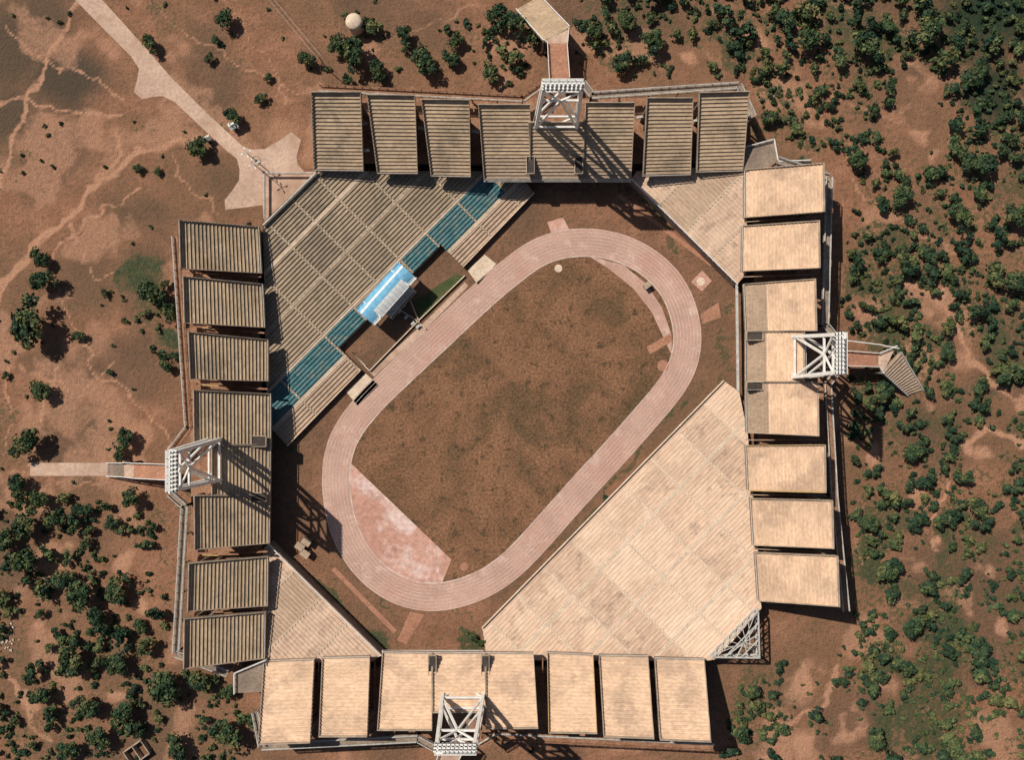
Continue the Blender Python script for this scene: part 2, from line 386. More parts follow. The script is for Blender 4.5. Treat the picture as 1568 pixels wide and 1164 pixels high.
truss(sb,A,B,3,.45,'rail',7);truss(sb,B,C,3,.45,'rail',5);truss(sb,C,A,3,.45,'rail',5)
ip=A.lerp(B,.5).lerp(C,.35)
for i in range(0,7):
    p=A.lerp(B,(i+.5)/7); sb.beam(p,ip.lerp(C,.2*(i%3)),.22,'rail')
for i in range(1,4): sb.beam(B.lerp(C,i/4),ip,.28,'rail'); sb.beam(A.lerp(C,i/4),ip,.28,'rail')
sb.beam(A.lerp(C,.25),B.lerp(C,.25),.3,'rail'); sb.beam(A.lerp(C,.6),B.lerp(C,.6),.3,'rail')
for p in (A,B,C): sb.beam((p.x,p.y,0),p,.7,'rail')
sb.obj('steel_lattice_frame')
# ---------------- floodlight towers ----------------
def tower(c,o):
    o=Vector((*o,0)); l=Vector((-o.y,o.x,0)); c=Vector((*c,0)); mb=MB(); HT=48
    def leg(s,f,z):
        w=8.0+(5.9-8.0)*z/HT; dd=2.2-.9*z/HT
        return c+l*s*w+o*f*dd+Vector((0,0,z))
    lev=[0,14,31,46]
    for s in (1,-1):
        for f in (1,-1): mb.beam(leg(s,f,0),leg(s,f,HT),1.1,'white')
        for i,(z0,z1) in enumerate(zip(lev[:-1],lev[1:])):
            mb.beam(leg(s,1,z0),leg(s,-1,z1),.4,'white')
    for f in (1,-1):
        a,b=leg(1,f,18),leg(-1,f,18); t=(leg(1,f,40)+leg(-1,f,40))/2
        mb.beam(a,t,.7,'white'); mb.beam(b,t,.7,'white')
        mb.beam(t,leg(1,f,46),.5,'white'); mb.beam(t,leg(-1,f,46),.5,'white')
        for z in (18,40): mb.beam(leg(1,f,z),leg(-1,f,z),.6,'white')
        mb.beam(leg(1,f,0),leg(-1,f,18),.5,'white'); mb.beam(leg(-1,f,0),leg(1,f,18),.5,'white')
    t=c+Vector((0,0,HT))
    mb.beam(t+l*6.6,t-l*6.6,3.2,'white',.5)
    for k in range(3):
        z=.8+k*1.4; mb.beam(t+l*6.6-o*(1.5-k*.3)+Vector((0,0,z)),t-l*6.6-o*(1.5-k*.3)+Vector((0,0,z)),.3,'white')
        for j in range(10):
            p=c+l*(-6+j*12/9)-o*(1.7-k*.3)+Vector((0,0,HT+z+.1)); mb.box(p,.6,.8,.8,'white',math.atan2(o.y,o.x)); 
            q=p-o*.34; mb.box(q,.08,.62,.62,'glass',math.atan2(o.y,o.x))
    mb.rail([t+l*6.5+o*1.5,t-l*6.5+o*1.5],'white',1.2,.2)
    mb.obj('floodlight_tower')
tower((15.8,92),(0,1)); tower((102.5,8.3),(1,0)); tower((-17.6,-115),(0,-1)); tower((-106,-28.4),(-1,0))
# ---------------- access ramps ----------------
def ramp_set(mb,A,B,C,D,z0,z1,k,st=False):
    a,b,c,d=W(*A,z0),W(*B,z1),W(*C,z1),W(*D,z0)
    if st:
        n=14
        for i in range(n):
            p,q=a.lerp(b,i/n),a.lerp(b,(i+1)/n); r,s=d.lerp(c,(i+1)/n),d.lerp(c,i/n)
            z=max(p.z,q.z); zl=min(p.z,q.z)-.3
            w=.72
            q2=p.lerp(q,w); r2=s.lerp(r,w)
            mb.prism([p[:2],q2[:2],r2[:2],s[:2]],zl,z,k); mb.prism([q2[:2],q[:2],r[:2],r2[:2]],zl-.1,z-.35,k)
    else:
        up_=Vector((0,0,.4)); mb.hexa([a-up_,b-up_,c-up_,d-up_,a,b,c,d],k)
    mb.rail([a,b],'white',1.1,.22,3);mb.rail([d,c],'white',1.1,.22,3)
    for p in (a,b,c,d):
        if p.z>1: mb.beam((p.x,p.y,0),p,.6,'conc')
mb=MB()
ramp_set(mb,(841,122),(838,66),(868,66),(872,120),10,9,'orange'); 
ramp_set(mb,(838,66),(832,62),(871,44),(869,66),9,9,'road')
ramp_set(mb,(832,63),(790,15),(826,-6),(872,42),9,0,'up_T',True)
mb.obj('access_staircase')
mb=MB()
ramp_set(mb,(1290,537),(1345,541),(1345,562),(1290,560),10,9,'orange')
ramp_set(mb,(1345,541),(1372,530),(1352,572),(1345,562),9,9,'road')
ramp_set(mb,(1378,540),(1412,598),(1388,606),(1350,571),9,0,'up_D',True)
mb.rail([W(1280,520,9),W(1345,528,9),W(1374,534,9)],'white',1.1,.3); mb.obj('access_staircase')
mb=MB()
ramp_set(mb,(262,711),(205,709),(205,732),(262,735),10,5,'orange'); ramp_set(mb,(205,709),(190,708),(190,730),(205,732),5,4.5,'road')
ramp_set(mb,(190,709),(165,709),(165,729),(190,730),4.5,0,'conc',True)
mb.obj('access_staircase')
mb=MB(); ramp_set(mb,(672,1150),(662,1190),(690,1190),(708,1152),10,9,'road'); ramp_set(mb,(662,1190),(640,1215),(680,1220),(690,1190),9,5,'conc',True)
mb.obj('access_staircase')
# ---------------- track ----------------
outer=[(868,350),(920,350),(970,363),(1015,390),(1048,425),(1068,470),(1076,515),(1070,560),(1050,600),(1010,648),(960,705),(900,770),(840,838),(795,885),(750,915),(700,933),(650,938),(600,925),(555,895),(520,850),(500,800),(492,740),(496,690),(512,650),(545,607),(600,553),(660,497),(720,440),(770,398),(815,365)]
def cr(pts,n=20):
    out=[];m=len(pts)
    for i in range(m):
        p0,p1,p2,p3=[np.array(pts[(i+k)%m],float) for k in (-1,0,1,2)]
        for j in range(n):
            t=j/n; out.append(.5*((2*p1)+(-p0+p2)*t+(2*p0-5*p1+4*p2-p3)*t*t+(-p0+3*p1-3*p2+p3)*t**3))
    return np.array(out)
o=cr([W(x,y)[:2] for x,y in outer])
def resample(o,n):
    c=np.vstack([o,o[:1]]); s=np.r_[0,np.cumsum(np.linalg.norm(np.diff(c,axis=0),axis=1))]
    q=np.linspace(0,s[-1],n,endpoint=False); return np.c_[np.interp(q,s,c[:,0]),np.interp(q,s,c[:,1])]
o=resample(o,400)
for _ in range(60): o=.5*o+.25*(np.roll(o,1,0)+np.roll(o,-1,0))
tan=np.roll(o,-1,0)-np.roll(o,1,0); tan/=np.linalg.norm(tan,axis=1)[:,None]; nin=np.c_[tan[:,1],-tan[:,0]]
if ((o.mean(0)-o[0])@nin[0])<0: nin=-nin
def strip(w0,w1,z,k,mb=None):
    b=mb or MB(); a=o+nin*w0; c=o+nin*w1; n=len(o)
    for i in range(n):
        j=(i+1)%n; b.face([(*a[j],z),(*a[i],z),(*c[i],z),(*c[j],z)],k)
    return b
TW=10.7
tr=strip(0,TW,.06,'track').obj('running_track')
lb=MB()
for i in range(9): strip(.12+i*(TW-.34)/8,.12+i*(TW-.34)/8+(.16 if i in(0,8) else .12),.09,'line',mb=lb)
strip(TW-.02,TW+.14,.14,'line',mb=lb)
lb.obj('lane_markings',tr)
inner=o+nin*(TW+.05)
def poly_obj(name,pts,z,k,parent=None):
    P=[(p[0],p[1]) for p in pts]
    if sum(P[i][0]*P[(i+1)%len(P)][1]-P[(i+1)%len(P)][0]*P[i][1] for i in range(len(P)))<0: P=P[::-1]
    b=MB(); b.face([(x,y,z) for x,y in P],k); return b.obj(name,parent)
inf=poly_obj('infield_turf',inner,.065,'infield')
def cliphp(poly,p,q,inside):
    nx,ny=-(q[1]-p[1]),(q[0]-p[0]); s=1 if (inside[0]-p[0])*nx+(inside[1]-p[1])*ny>0 else -1
    f=lambda a:((a[0]-p[0])*nx+(a[1]-p[1])*ny)*s
    out=[]
    for i in range(len(poly)):
        a,b=poly[i],poly[(i+1)%len(poly)];fa,fb=f(a),f(b)
        if fa>=0: out.append(tuple(a))
        if fa*fb<0: t=fa/(fa-fb); out.append((a[0]+(b[0]-a[0])*t,a[1]+(b[1]-a[1])*t))
    return out
dz=cliphp([tuple(p) for p in inner],W(540,712)[:2],W(692,858)[:2],W(580,850)[:2])
dz=cliphp(dz,W(692,856)[:2],W(674,900)[:2],W(580,850)[:2])
poly_obj('pink_clay_area',dz,.1,'dzone',inf)
sheet('clay_crescent',[(900,391),(955,406),(990,435),(1013,470),(1028,512),(1029,545),(1017,520),(998,478),(970,442),(930,410)],.1,'track',inf)
def disc(name,x,y,r,k,z=.13,parent=None):
    b=MB(); c=W(x,y); b.face([(c.x+r*math.cos(i*math.pi/12),c.y+r*math.sin(i*math.pi/12),z) for i in range(24)],k); return b.obj(name,parent)
disc('throwing_circle',855,411,1.5,'cream'); disc('throwing_circle',1015,560,2.2,'orange'); disc('throwing_circle',711,868,1.6,'orange')
sheet('jump_runway',[(990,531),(1026,511),(1030,522),(995,543)],.14,'orange')
sheet('jump_runway',[(1072,481),(1100,463),(1104,486),(1076,496)],.05,'orange')
sheet('jump_runway',[(628,937),(650,942),(622,987),(608,981)],.05,'orange')
sheet('jump_runway',[(944,300),(950,297),(1092,402),(1088,408)],.05,'orange')
sheet('jump_runway',[(507,873),(513,869),(608,966),(603,971)],.05,'orange')
sheet('landing_pit',[(838,340),(862,333),(872,352),(846,362)],.045,'dzone')
sheet('landing_pad',[(1075,414),(1090,430),(1075,446),(1058,432)],.05,'dzone')
disc('throwing_circle',1073,431,1.6,'cream',.08)
sheet('entrance_slab',[(530,600),(560,572),(580,590),(548,622)],.06,'cream')
sheet('entrance_slab',[(716,414),(742,390),(760,404),(732,436)],.06,'cream')
sheet('concrete_path',[(566,570),(640,503),(712,432),(717,438),(646,510),(573,577)],.05,'road')
sheet('courtyard_lawn',[(632,462),(700,418),(712,425),(655,484),(640,488)],.05,'grass')
cw=MB()
for pts in ([(566,568),(540,540),(560,560)],[(566,568),(640,492)],[(640,492),(652,504)],[(640,492),(712,422)],[(605,470),(640,492)],[(628,460),(645,500)]):
    for a,b in zip(pts[:-1],pts[1:]): cw.beam(W(*a,.4),W(*b,.4),.35,'cream',.9)
for (x,y) in ((612,476),(622,486),(632,495),(618,468),(640,500)):
    cw.box(W(x,y,.5),1.6,1.0,1.0,'rail',.7)
cw.obj('courtyard_wall')
# VIP canopy
cp=MB()
a=W(551,478,9);b=W(615,406,9); u=(b-a).normalized(); n=Vector((u.y,-u.x,0)); Ln=(b-a).length
cen=(a+b)/2
def CP(s,w,z): q=cen+u*s+n*w; return Vector((q.x,q.y,z))
ns=10; Wd=8.6
def prof(w): return 9+1.3*math.sin(math.pi*min(max((w+1.5)/Wd,0),1))
S_=[-Ln/2+ i*Ln/12 for i in range(13)]
for i in range(12):
    for j in range(ns):
        w0=-1.5+Wd*j/ns;w1=-1.5+Wd*(j+1)/ns
        c0=2<=i<10
        kk='white' if (j>=6 and c0) or j==9 or j==2 else 'canopy'
        off=.25 if c0 else 0
        cp.face([CP(S_[i],w0,prof(w0)+off),CP(S_[i+1],w0,prof(w0)+off),CP(S_[i+1],w1,prof(w1)+off),CP(S_[i],w1,prof(w1)+off)],kk)
for s in S_: 
    for j in range(ns): 
        w0=-1.5+Wd*j/ns;w1=-1.5+Wd*(j+1)/ns
        cp.beam(CP(s,w0,prof(w0)+.25),CP(s,w1,prof(w1)+.25),.14,'canopy')
for s in (S_[2],S_[10]): cp.beam(CP(s,-1.5,9.5),CP(s,7.1,9.6),.4,'white',.6)
cp.beam(CP(-Ln/2,-1.5,9.1),CP(Ln/2,-1.5,9.1),.4,'canopy',.5)
cp.beam(CP(-Ln/2,7.2,8.9),CP(Ln/2,7.2,8.9),.4,'white',.6)
for s in (-Ln/2,-Ln/6,Ln/6,Ln/2):
    for w in (-1.2,7.0): cp.beam(CP(s,w,0),CP(s,w,9),.4,'white')
cp.hexa([CP(-6,5,.0),CP(8,5,0),CP(8,9.0,0),CP(-6,9.0,0),CP(-6,5,5),CP(8,5,5),CP(8,9.0,5),CP(-6,9.0,5)],'rail')
cp.hexa([CP(-5.5,9.0,2),CP(7.5,9.0,2),CP(7.5,9.06,2),CP(-5.5,9.06,2),CP(-5.5,9.0,4),CP(7.5,9.0,4),CP(7.5,9.06,4),CP(-5.5,9.06,4)],'glass')
cp.obj('vip_canopy')
b=MB(); c=W(989,438); 
b.box((c.x,c.y,1.1),2.2,1.6,2.2,'dark',.6); b.box((c.x,c.y,2.3),2.8,2.2,.2,'up_D',.6); b.box((c.x+1.0,c.y-.5,1.0),.1,.9,1.8,'glass',.6); b.obj('equipment_shed')
b=MB()
for i,(x,y) in enumerate(((462,835),(472,828),(470,846))):
    c=W(x,y); b.box((c.x,c.y,2.5),3.4,2.6,.25,'up_D',-.6); 
    for sx in(-1,1): b.box((c.x+sx*1.2,c.y,1.2),.25,2.0,2.4,'conc',-.6)
    b.box((c.x,c.y+.8,.5),2.4,.5,.45,'rust',-.6)
b.obj('team_dugout')
b=MB(); c=W(546,42); b.cyl((c.x,c.y,0),3,3,4.5,'cream',28,False)
R=3.15
for j in range(6):
    a0=j*math.pi/12;a1=(j+1)*math.pi/12
    b.cyl((c.x,c.y,4.5+1.3*math.sin(a0)),R*math.cos(a0),max(R*math.cos(a1),.01),1.3*(math.sin(a1)-math.sin(a0)),'cream',28,False)
for k in range(3): b.beam((c.x+3.2,c.y-.3+k*.3,0),(c.x+3.2,c.y-.3+k*.3,5),.06,'rail')
b.obj('water_tank')
def hut(x,y,w,d,h,ang,roof,name):
    b=MB(); c=W(x,y); b.box((c.x,c.y,h/2),w,d,h,'cream',ang)
    ca,sa=math.cos(ang),math.sin(ang)
    def T(X,Y,Z): return (c.x+X*ca-Y*sa,c.y+X*sa+Y*ca,Z)
    e=.4; W2,D2=w/2+e,d/2+e
    b.face([T(-W2,-D2,h),T(W2,-D2,h),T(W2,0,h+.8),T(-W2,0,h+.8)],roof); b.face([T(-W2,0,h+.8),T(W2,0,h+.8),T(W2,D2,h),T(-W2,D2,h)],roof)
    b.face([T(-W2,-D2,h),T(-W2,0,h+.8),T(-W2,D2,h)],'cream');b.face([T(W2,-D2,h),T(W2,D2,h),T(W2,0,h+.8)],'cream')
    q=T(0,-d/2-.03,1); b.box(q,.9,.06,2,'glass',ang); q=T(w/2+.03,0,1.5); b.box(q,.06,.8,.8,'glass',ang)
    b.obj(name)
hut(361,195,2.6,2.2,2.4,.5,'white','guard_hut'); hut(321,215,1.8,1.5,2.2,.5,'rail','guard_hut')
b=MB(); c=W(213,1150)
for a_,b_ in (((-4,-3),(4,-3)),((4,-3),(4,3)),((4,3),(-4,3)),((-4,3),(-4,-3)),((0,-3),(0,3))):
    ang=.6; r=lambda p:(c.x+p[0]*math.cos(ang)-p[1]*math.sin(ang),c.y+p[0]*math.sin(ang)+p[1]*math.cos(ang),1)
    b.beam(r(a_),r(b_),.3,'edge',2)
b.obj('roofless_outbuilding')
b=MB()
for i in range(60):
    c=W(8+random.gauss(0,9),975+random.gauss(0,14)); s=random.uniform(.2,.8); b.box((c.x,c.y,s*.3),s,s*.7,s*.6,'rail' if i%2 else 'cream',random.random()*3)
b.obj('rubble_pile')
def lamp(x,y,nm='street_lamp'):
    b=MB(); c=W(x,y); b.cyl((c.x,c.y,0),.22,.12,9.5,'rail',10)
    for s in (0,1,2,3):
        a=s*math.pi/2+.4; b.beam((c.x,c.y,9.4),(c.x+1.5*math.cos(a),c.y+1.5*math.sin(a),9.7),.14,'rail'); b.box((c.x+1.7*math.cos(a),c.y+1.7*math.sin(a),9.7),.9,.4,.22,'white',a)
    b.cyl((c.x,c.y,0),.5,.5,.5,'conc',10); b.obj(nm)
lamp(403,263); lamp(392,246)
b=MB(); c=W(499,104); b.cyl((c.x,c.y,0),.2,.13,9,'bark',8); b.box((c.x,c.y,8.6),2,.15,.15,'bark',.8)
e=W(380,-40,0)
for k in (-.8,.8):
    pr=Vector((c.x+k*.7,c.y+k*.7,8.7)); en=Vector((e.x+k*.7,e.y+k*.7,8.7)); 
    for i in range(10):
        p=pr.lerp(en,i/10);q=pr.lerp(en,(i+1)/10); p.z-=3*(i/10)*(1-i/10);q.z-=3*((i+1)/10)*(1-(i+1)/10); b.beam(p,q,.07,'rail')
b.cyl((e.x,e.y,0),.2,.13,9,'bark',8); b.box((e.x,e.y,8.6),2,.15,.15,'bark',.8)
b.obj('utility_pole')
sheet('access_road',[(108,-8),(160,45),(200,85),(213,105),(210,122),(205,140),(218,152),(233,148),(250,147),(268,156),(310,196),(350,233),(363,243),(367,260),(366,276),(354,294),(344,306),(345,321),(372,318),(402,314),(405,338),(486,262),(466,263),(456,252),(454,240),(461,214),(446,202),(428,215),(405,228),(385,229),(372,224),(318,174),(262,118),(224,74),(150,-8)],.04,'road')
sheet('access_road',[(108,-8),(150,-8),(60,-110),(18,-110)],.04,'road')
b=MB(); c=W(392,246); 
for i in range(16):
    a0=i*math.pi/8; a1=a0+math.pi/8; b.beam((c.x+1.8*math.cos(a0),c.y+1.8*math.sin(a0),.1),(c.x+1.8*math.cos(a1),c.y+1.8*math.sin(a1),.1),.22,'edge',.2)
b.obj('lamp_kerb')
sheet('stair_path',[(46,709),(190,709),(190,729),(46,729)],.03,'road')
# ---------------- numpy noise ----------------
def vnoise(x,y,seed=0):
    xi=np.floor(x).astype(np.int64);yi=np.floor(y).astype(np.int64);fx=x-xi;fy=y-yi
    def h(a,b):
        n=(a*374761393+b*668265263+seed*1442695041)&0xffffffff; n=((n^(n>>13))*1274126177)&0xffffffff; return ((n^(n>>16))&0xffff)/65535.
    fx=fx*fx*(3-2*fx);fy=fy*fy*(3-2*fy)
    return (h(xi,yi)*(1-fx)+h(xi+1,yi)*fx)*(1-fy)+(h(xi,yi+1)*(1-fx)+h(xi+1,yi+1)*fx)*fy
def fbm(x,y,s,seed=0,o=4):
    r=0;a=.5;t=0
    for i in range(o): r=r+a*vnoise(x/s*2**i,y/s*2**i,seed+i);t+=a;a*=.5
    return r/t
def sm(a,b,x): t=np.clip((x-a)/(b-a),0,1); return t*t*(3-2*t)
def boxf(x,y,x0,y0,x1,y1,s=25): return sm(x0-s,x0+s,x)*(1-sm(x1-s,x1+s,x))*sm(y0-s,y0+s,y)*(1-sm(y1-s,y1+s,y))
def circ(x,y,cx,cy,r,e=.5): return 1-sm(r*(1-e),r*(1+e),np.hypot(x-cx,y-cy))
stad=[(468,128),(790,128),(835,60),(785,10),(815,-10),(880,40),(880,115),(1150,122),(1190,205),(1280,240),(1285,510),(1370,525),(1420,600),(1395,615),(1300,570),(1310,960),(1190,1010),(1190,1030),(1100,1060),(1100,1152),(750,1150),(740,1200),(640,1200),(650,1150),(385,1150),(385,1070),(340,1040),(265,1030),(255,780),(180,740),(180,700),(250,690),(258,330),(400,350),(330,320),(360,260),(400,200),(470,190)]
def inpoly(x,y,P):
    x=np.asarray(x,float);y=np.asarray(y,float); r=np.zeros(x.shape,bool); j=len(P)-1
    for i in range(len(P)):
        xi,yi=P[i];xj,yj=P[j]
        c=((yi>y)!=(yj>y))&(x<(xj-xi)*(y-yi)/((yj-yi) if yj!=yi else 1e-9)+xi); r^=c; j=i
    return r
paths=[([(-20,460),(0,440),(60,370),(130,300),(210,240),(300,205)],8,1),([(0,290),(25,200),(50,130),(110,20),(130,-20)],6,1),([(-20,150),(60,155),(110,175),(150,178),(185,170)],4,1),([(60,365),(20,420),(0,470)],5,.9),
([(175,200),(185,240),(160,270),(150,290)],6,.9),([(0,1010),(35,1060),(70,1140)],7,.9),([(1380,430),(1430,450),(1470,500),(1480,550),(1520,590),(1570,620)],6,.9),([(1570,690),(1540,665),(1510,662),(1480,680),(1485,700)],9,1.1),([(1455,740),(1430,800),(1440,840)],6,1),
([(1285,1015),(1260,1070),(1210,1115),(1170,1164)],7,.9),([(1180,60),(1230,120),(1300,160),(1380,190)],5,.6),([(440,160),(370,30),(330,-20)],3,.7),([(260,240),(290,290),(330,320)],3,.8),([(90,560),(60,640),(40,720)],3,.9),([(20,730),(150,720)],5,.6),([(1300,270),(1320,300),(1420,360),(1480,400)],5,.7),
([(215,290),(130,330),(90,380),(80,420),(110,500),(140,560),(230,640),(262,690)],3,.9),([(0,30),(60,90),(130,120),(190,150)],3,.9),([(10,560),(20,640),(0,700)],3,.9),([(30,760),(110,735),(170,735)],3,.7),([(540,130),(600,60),(740,0)],3,.6),([(100,330),(150,430),(240,400)],2.5,.9),([(180,560),(120,600),(30,560)],2.5,.9),([(230,0),(300,60),(460,150)],2.5,.8)]
def segd(x,y,P):
    d=np.full(np.shape(x),1e9)
    for (ax,ay),(bx,by) in zip(P[:-1],P[1:]):
        vx,vy=bx-ax,by-ay; t=np.clip(((x-ax)*vx+(y-ay)*vy)/(vx*vx+vy*vy),0,1); d=np.minimum(d,np.hypot(x-ax-t*vx,y-ay-t*vy))
    return d
clear=[(1400,125,38),(1430,190,42),(1390,165,38),(1420,240,22),(1240,185,22),(1440,470,28),(1500,690,20),(1500,880,24),(1400,850,30),(1240,1040,42),(1300,1110,42),(1165,60,20),(1330,330,16),(1480,560,18),(1560,610,18),(1100,90,16),(1050,100,18),(1240,1140,38),(1360,1060,20),(1440,620,20),(1320,480,18),(1345,700,18),(60,960,25),(200,860,22),(220,930,20),(100,835,16),(290,1100,16),(1490,940,20),(1540,780,18),(1370,560,14),(1400,760,16),(50,1080,18),(170,1060,16),(1530,960,16),(1400,1000,14)]
def dens(x,y):
    d=.02+0*x
    d=np.maximum(d,.95*sm(1265,1335,x)); d=np.maximum(d,.85*boxf(x,y,890,-200,2400,112))
    d=np.maximum(d,1.0*boxf(x,y,1150,-200,2400,235)); d=np.maximum(d,.6*boxf(x,y,500,30,860,125,15))
    d=np.maximum(d,.5*boxf(x,y,-400,765,240,1500)); d=np.maximum(d,.5*boxf(x,y,-400,1030,370,1500))
    d=np.maximum(d,.65*boxf(x,y,1110,1000,2400,1500)); d=np.maximum(d,.7*circ(x,y,235,465,42)); d=np.maximum(d,.6*circ(x,y,255,540,26))
    for cx,cy,r in clear: d=d*(1-.92*circ(x,y,cx,cy,r))
    for P,w,s in paths: d=d*(1-.9*min(s,1)*(1-sm(w*.7,w*1.5,segd(x,y,P))))
    return d
# ---------------- ground ----------------
def axis(lo,hi,st,far):
    c=list(np.arange(lo,hi+.1,st)); a=c[-1];s=st
    r=[];
    while a<far: s*=1.25;a+=s;r.append(a)
    a=c[0];s=st;l=[]
    while a>-far: s*=1.25;a-=s;l.append(a)
    return np.array(l[::-1]+c+r)
gx=axis(-225,225,.9,4000);gy=axis(-175,175,.9,4000)
X,Y=np.meshgrid(gx,gy); nx,ny=len(gx),len(gy)
px=X/S+784;py=582-Y/S
wx=px+44*(fbm(px,py,50,5)-.5);wy=py+44*(fbm(px,py,50,9)-.5)
veg=dens(wx,wy)*(.12+.85*fbm(px,py,80,3))
veg=np.maximum(veg,.4*sm(.5,.68,fbm(px,py,130,31))*(1-sm(300,500,px)))
for cx,cy,r in ((225,430,38),(255,520,22),(200,430,25)): veg=np.maximum(veg,.9*circ(wx,wy,cx,cy,r))
instad=inpoly(px,py,[(400,340),(480,262),(1137,262),(1160,935),(1085,1008),(408,1008)])
veg=np.where(instad,.05+.25*sm(.5,.7,fbm(px,py,60,41)),veg)
for P,w,a in (([(425,855),(500,925),(590,990)],13,.8),([(740,990),(720,975),(715,985)],12,.7),([(1055,610),(960,715),(930,755),(850,840)],5,.6),([(1112,470),(1100,540),(1108,575)],8,.5),([(950,290),(1000,320),(1040,380)],9,.5),([(560,900),(600,950),(615,960)],8,.5),([(445,700),(450,690)],10,.6),([(700,950),(790,930)],8,.35)):
    veg=np.maximum(veg,a*(1-sm(w*.5,w*1.6,segd(wx,wy,P))))
path=0*px
w2x=px+16*(fbm(px,py,30,2)-.5)*2;w2y=py+16*(fbm(px,py,30,12)-.5)*2
for P,w,s in paths: path=np.maximum(path,s*(.6+.6*fbm(px,py,22,17))*(1-sm(w*.2,w*1.05,segd(w2x,w2y,P))))
for cx,cy,r in clear: path=np.maximum(path,.75*circ(wx,wy,cx,cy,r*.85)*sm(.35,.6,fbm(px,py,30,8)))
path=np.maximum(path,.55*sm(.54,.7,fbm(px,py,70,55)))
for cx,cy,r in ((180,225,30),(160,260,25),(150,520,25),(230,130,22),(300,170,18),(200,350,20),(420,210,30),(120,640,25),(1000,80,25),(930,60,12)): path=np.maximum(path,.45*circ(wx,wy,cx,cy,r))
path=np.where(instad,0,path)
dark=.5*sm(.5,.72,fbm(px,py,110,77))
for cx,cy,r,a in ((100,120,55,1),(20,80,60,.85),(70,20,50,.75),(20,170,40,.8),(60,260,45,.45),(120,420,60,.35),(230,430,50,.6),(500,160,40,.3),(640,20,70,.3),(350,300,30,.3)): dark=np.maximum(dark,a*circ(wx,wy,cx,cy,r))  # dark ground patches; top-left ones also paint the frame-corner darkening into the colour
dark=np.where(instad,.12+.3*sm(.4,.65,fbm(px,py,80,63)),dark)
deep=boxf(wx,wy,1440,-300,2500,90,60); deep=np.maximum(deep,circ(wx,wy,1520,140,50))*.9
co=np.c_[X.ravel(),Y.ravel(),np.zeros(X.size)]
idx=np.arange(nx*ny).reshape(ny,nx); F=np.stack([idx[:-1,:-1],idx[:-1,1:],idx[1:,1:],idx[1:,:-1]],-1).reshape(-1,4)
def npmesh(name,co,F,mats,mi=None):
    me=bpy.data.meshes.new(name); me.vertices.add(len(co)); me.vertices.foreach_set('co',np.ascontiguousarray(co,dtype=np.float32).ravel())
    k=F.shape[1]; me.loops.add(F.size); me.loops.foreach_set('vertex_index',F.astype(np.int32).ravel())
    me.polygons.add(len(F)); me.polygons.foreach_set('loop_start',np.arange(0,F.size,k,dtype=np.int32))
    for m in mats: me.materials.append(M[m])
    if mi is not None: me.polygons.foreach_set('material_index',mi.astype(np.int32))
    me.update(calc_edges=True); return me
m,nt,bs=newmat('savanna_ground'); M['ground']=m
tc=N(nt,'ShaderNodeTexCoord').outputs['Object']
def att(n): a=N(nt,'ShaderNodeAttribute'); a.attribute_name=n; return a.outputs['Fac']
nA=noise(nt,tc,.022,4,.65);nB=noise(nt,tc,.12,5,.65);nC=noise(nt,tc,.6,5,.72);nD=noise(nt,tc,2.2,2,.7)
dirt=mix(nt,ramp(nt,nB,.35,.65),(.235,.114,.066),(.36,.177,.105))
dirt=mix(nt,ramp(nt,nA,.42,.62),dirt,(.2,.11,.064))
dirt=mix(nt,math_(nt,'MULTIPLY',ramp(nt,nC,.5,.64),.65),dirt,(.11,.079,.043))
dirt=mix(nt,att('dark'),dirt,(.085,.062,.042))
dirt=mix(nt,math_(nt,'MULTIPLY',ramp(nt,math_(nt,'ADD',att('path'),math_(nt,'MULTIPLY',math_(nt,'SUBTRACT',nC,.5),1.1)),.2,.8),.85),dirt,(.5,.265,.165))
gr=mix(nt,ramp(nt,nC,.4,.6),(.035,.052,.026),(.085,.09,.042))
gr=mix(nt,ramp(nt,nB,.5,.68),gr,(.15,.095,.052))
vf=math_(nt,'ADD',math_(nt,'ADD',att('veg'),math_(nt,'MULTIPLY',math_(nt,'SUBTRACT',nC,.5),1.5)),math_(nt,'MULTIPLY',math_(nt,'SUBTRACT',nB,.5),1.3))
col=mix(nt,ramp(nt,vf,.42,.62),dirt,gr)
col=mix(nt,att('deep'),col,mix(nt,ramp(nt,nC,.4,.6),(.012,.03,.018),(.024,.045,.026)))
k=N(nt,'ShaderNodeMapRange'); k.inputs['From Min'].default_value=.3;k.inputs['From Max'].default_value=.7;k.inputs['To Min'].default_value=.66; k.inputs['To Max'].default_value=1.27; nt.links.new(nD,k.inputs['Value'])
cb=N(nt,'ShaderNodeCombineColor')
for i in range(3): nt.links.new(k.outputs[0],cb.inputs[i])
col=mix(nt,1.0,col,cb.outputs[0],'MULTIPLY'); nt.links.new(col,bs.inputs['Base Color'])
bp=N(nt,'ShaderNodeBump'); bp.inputs['Strength'].default_value=.9; bp.inputs['Distance'].default_value=.7; nt.links.new(nC,bp.inputs['Height']); nt.links.new(bp.outputs[0],bs.inputs['Normal'])
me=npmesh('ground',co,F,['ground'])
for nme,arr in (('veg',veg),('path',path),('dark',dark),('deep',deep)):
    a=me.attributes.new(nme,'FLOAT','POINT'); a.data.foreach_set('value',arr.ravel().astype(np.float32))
g=bpy.data.objects.new('ground',me); scene.collection.objects.link(g)
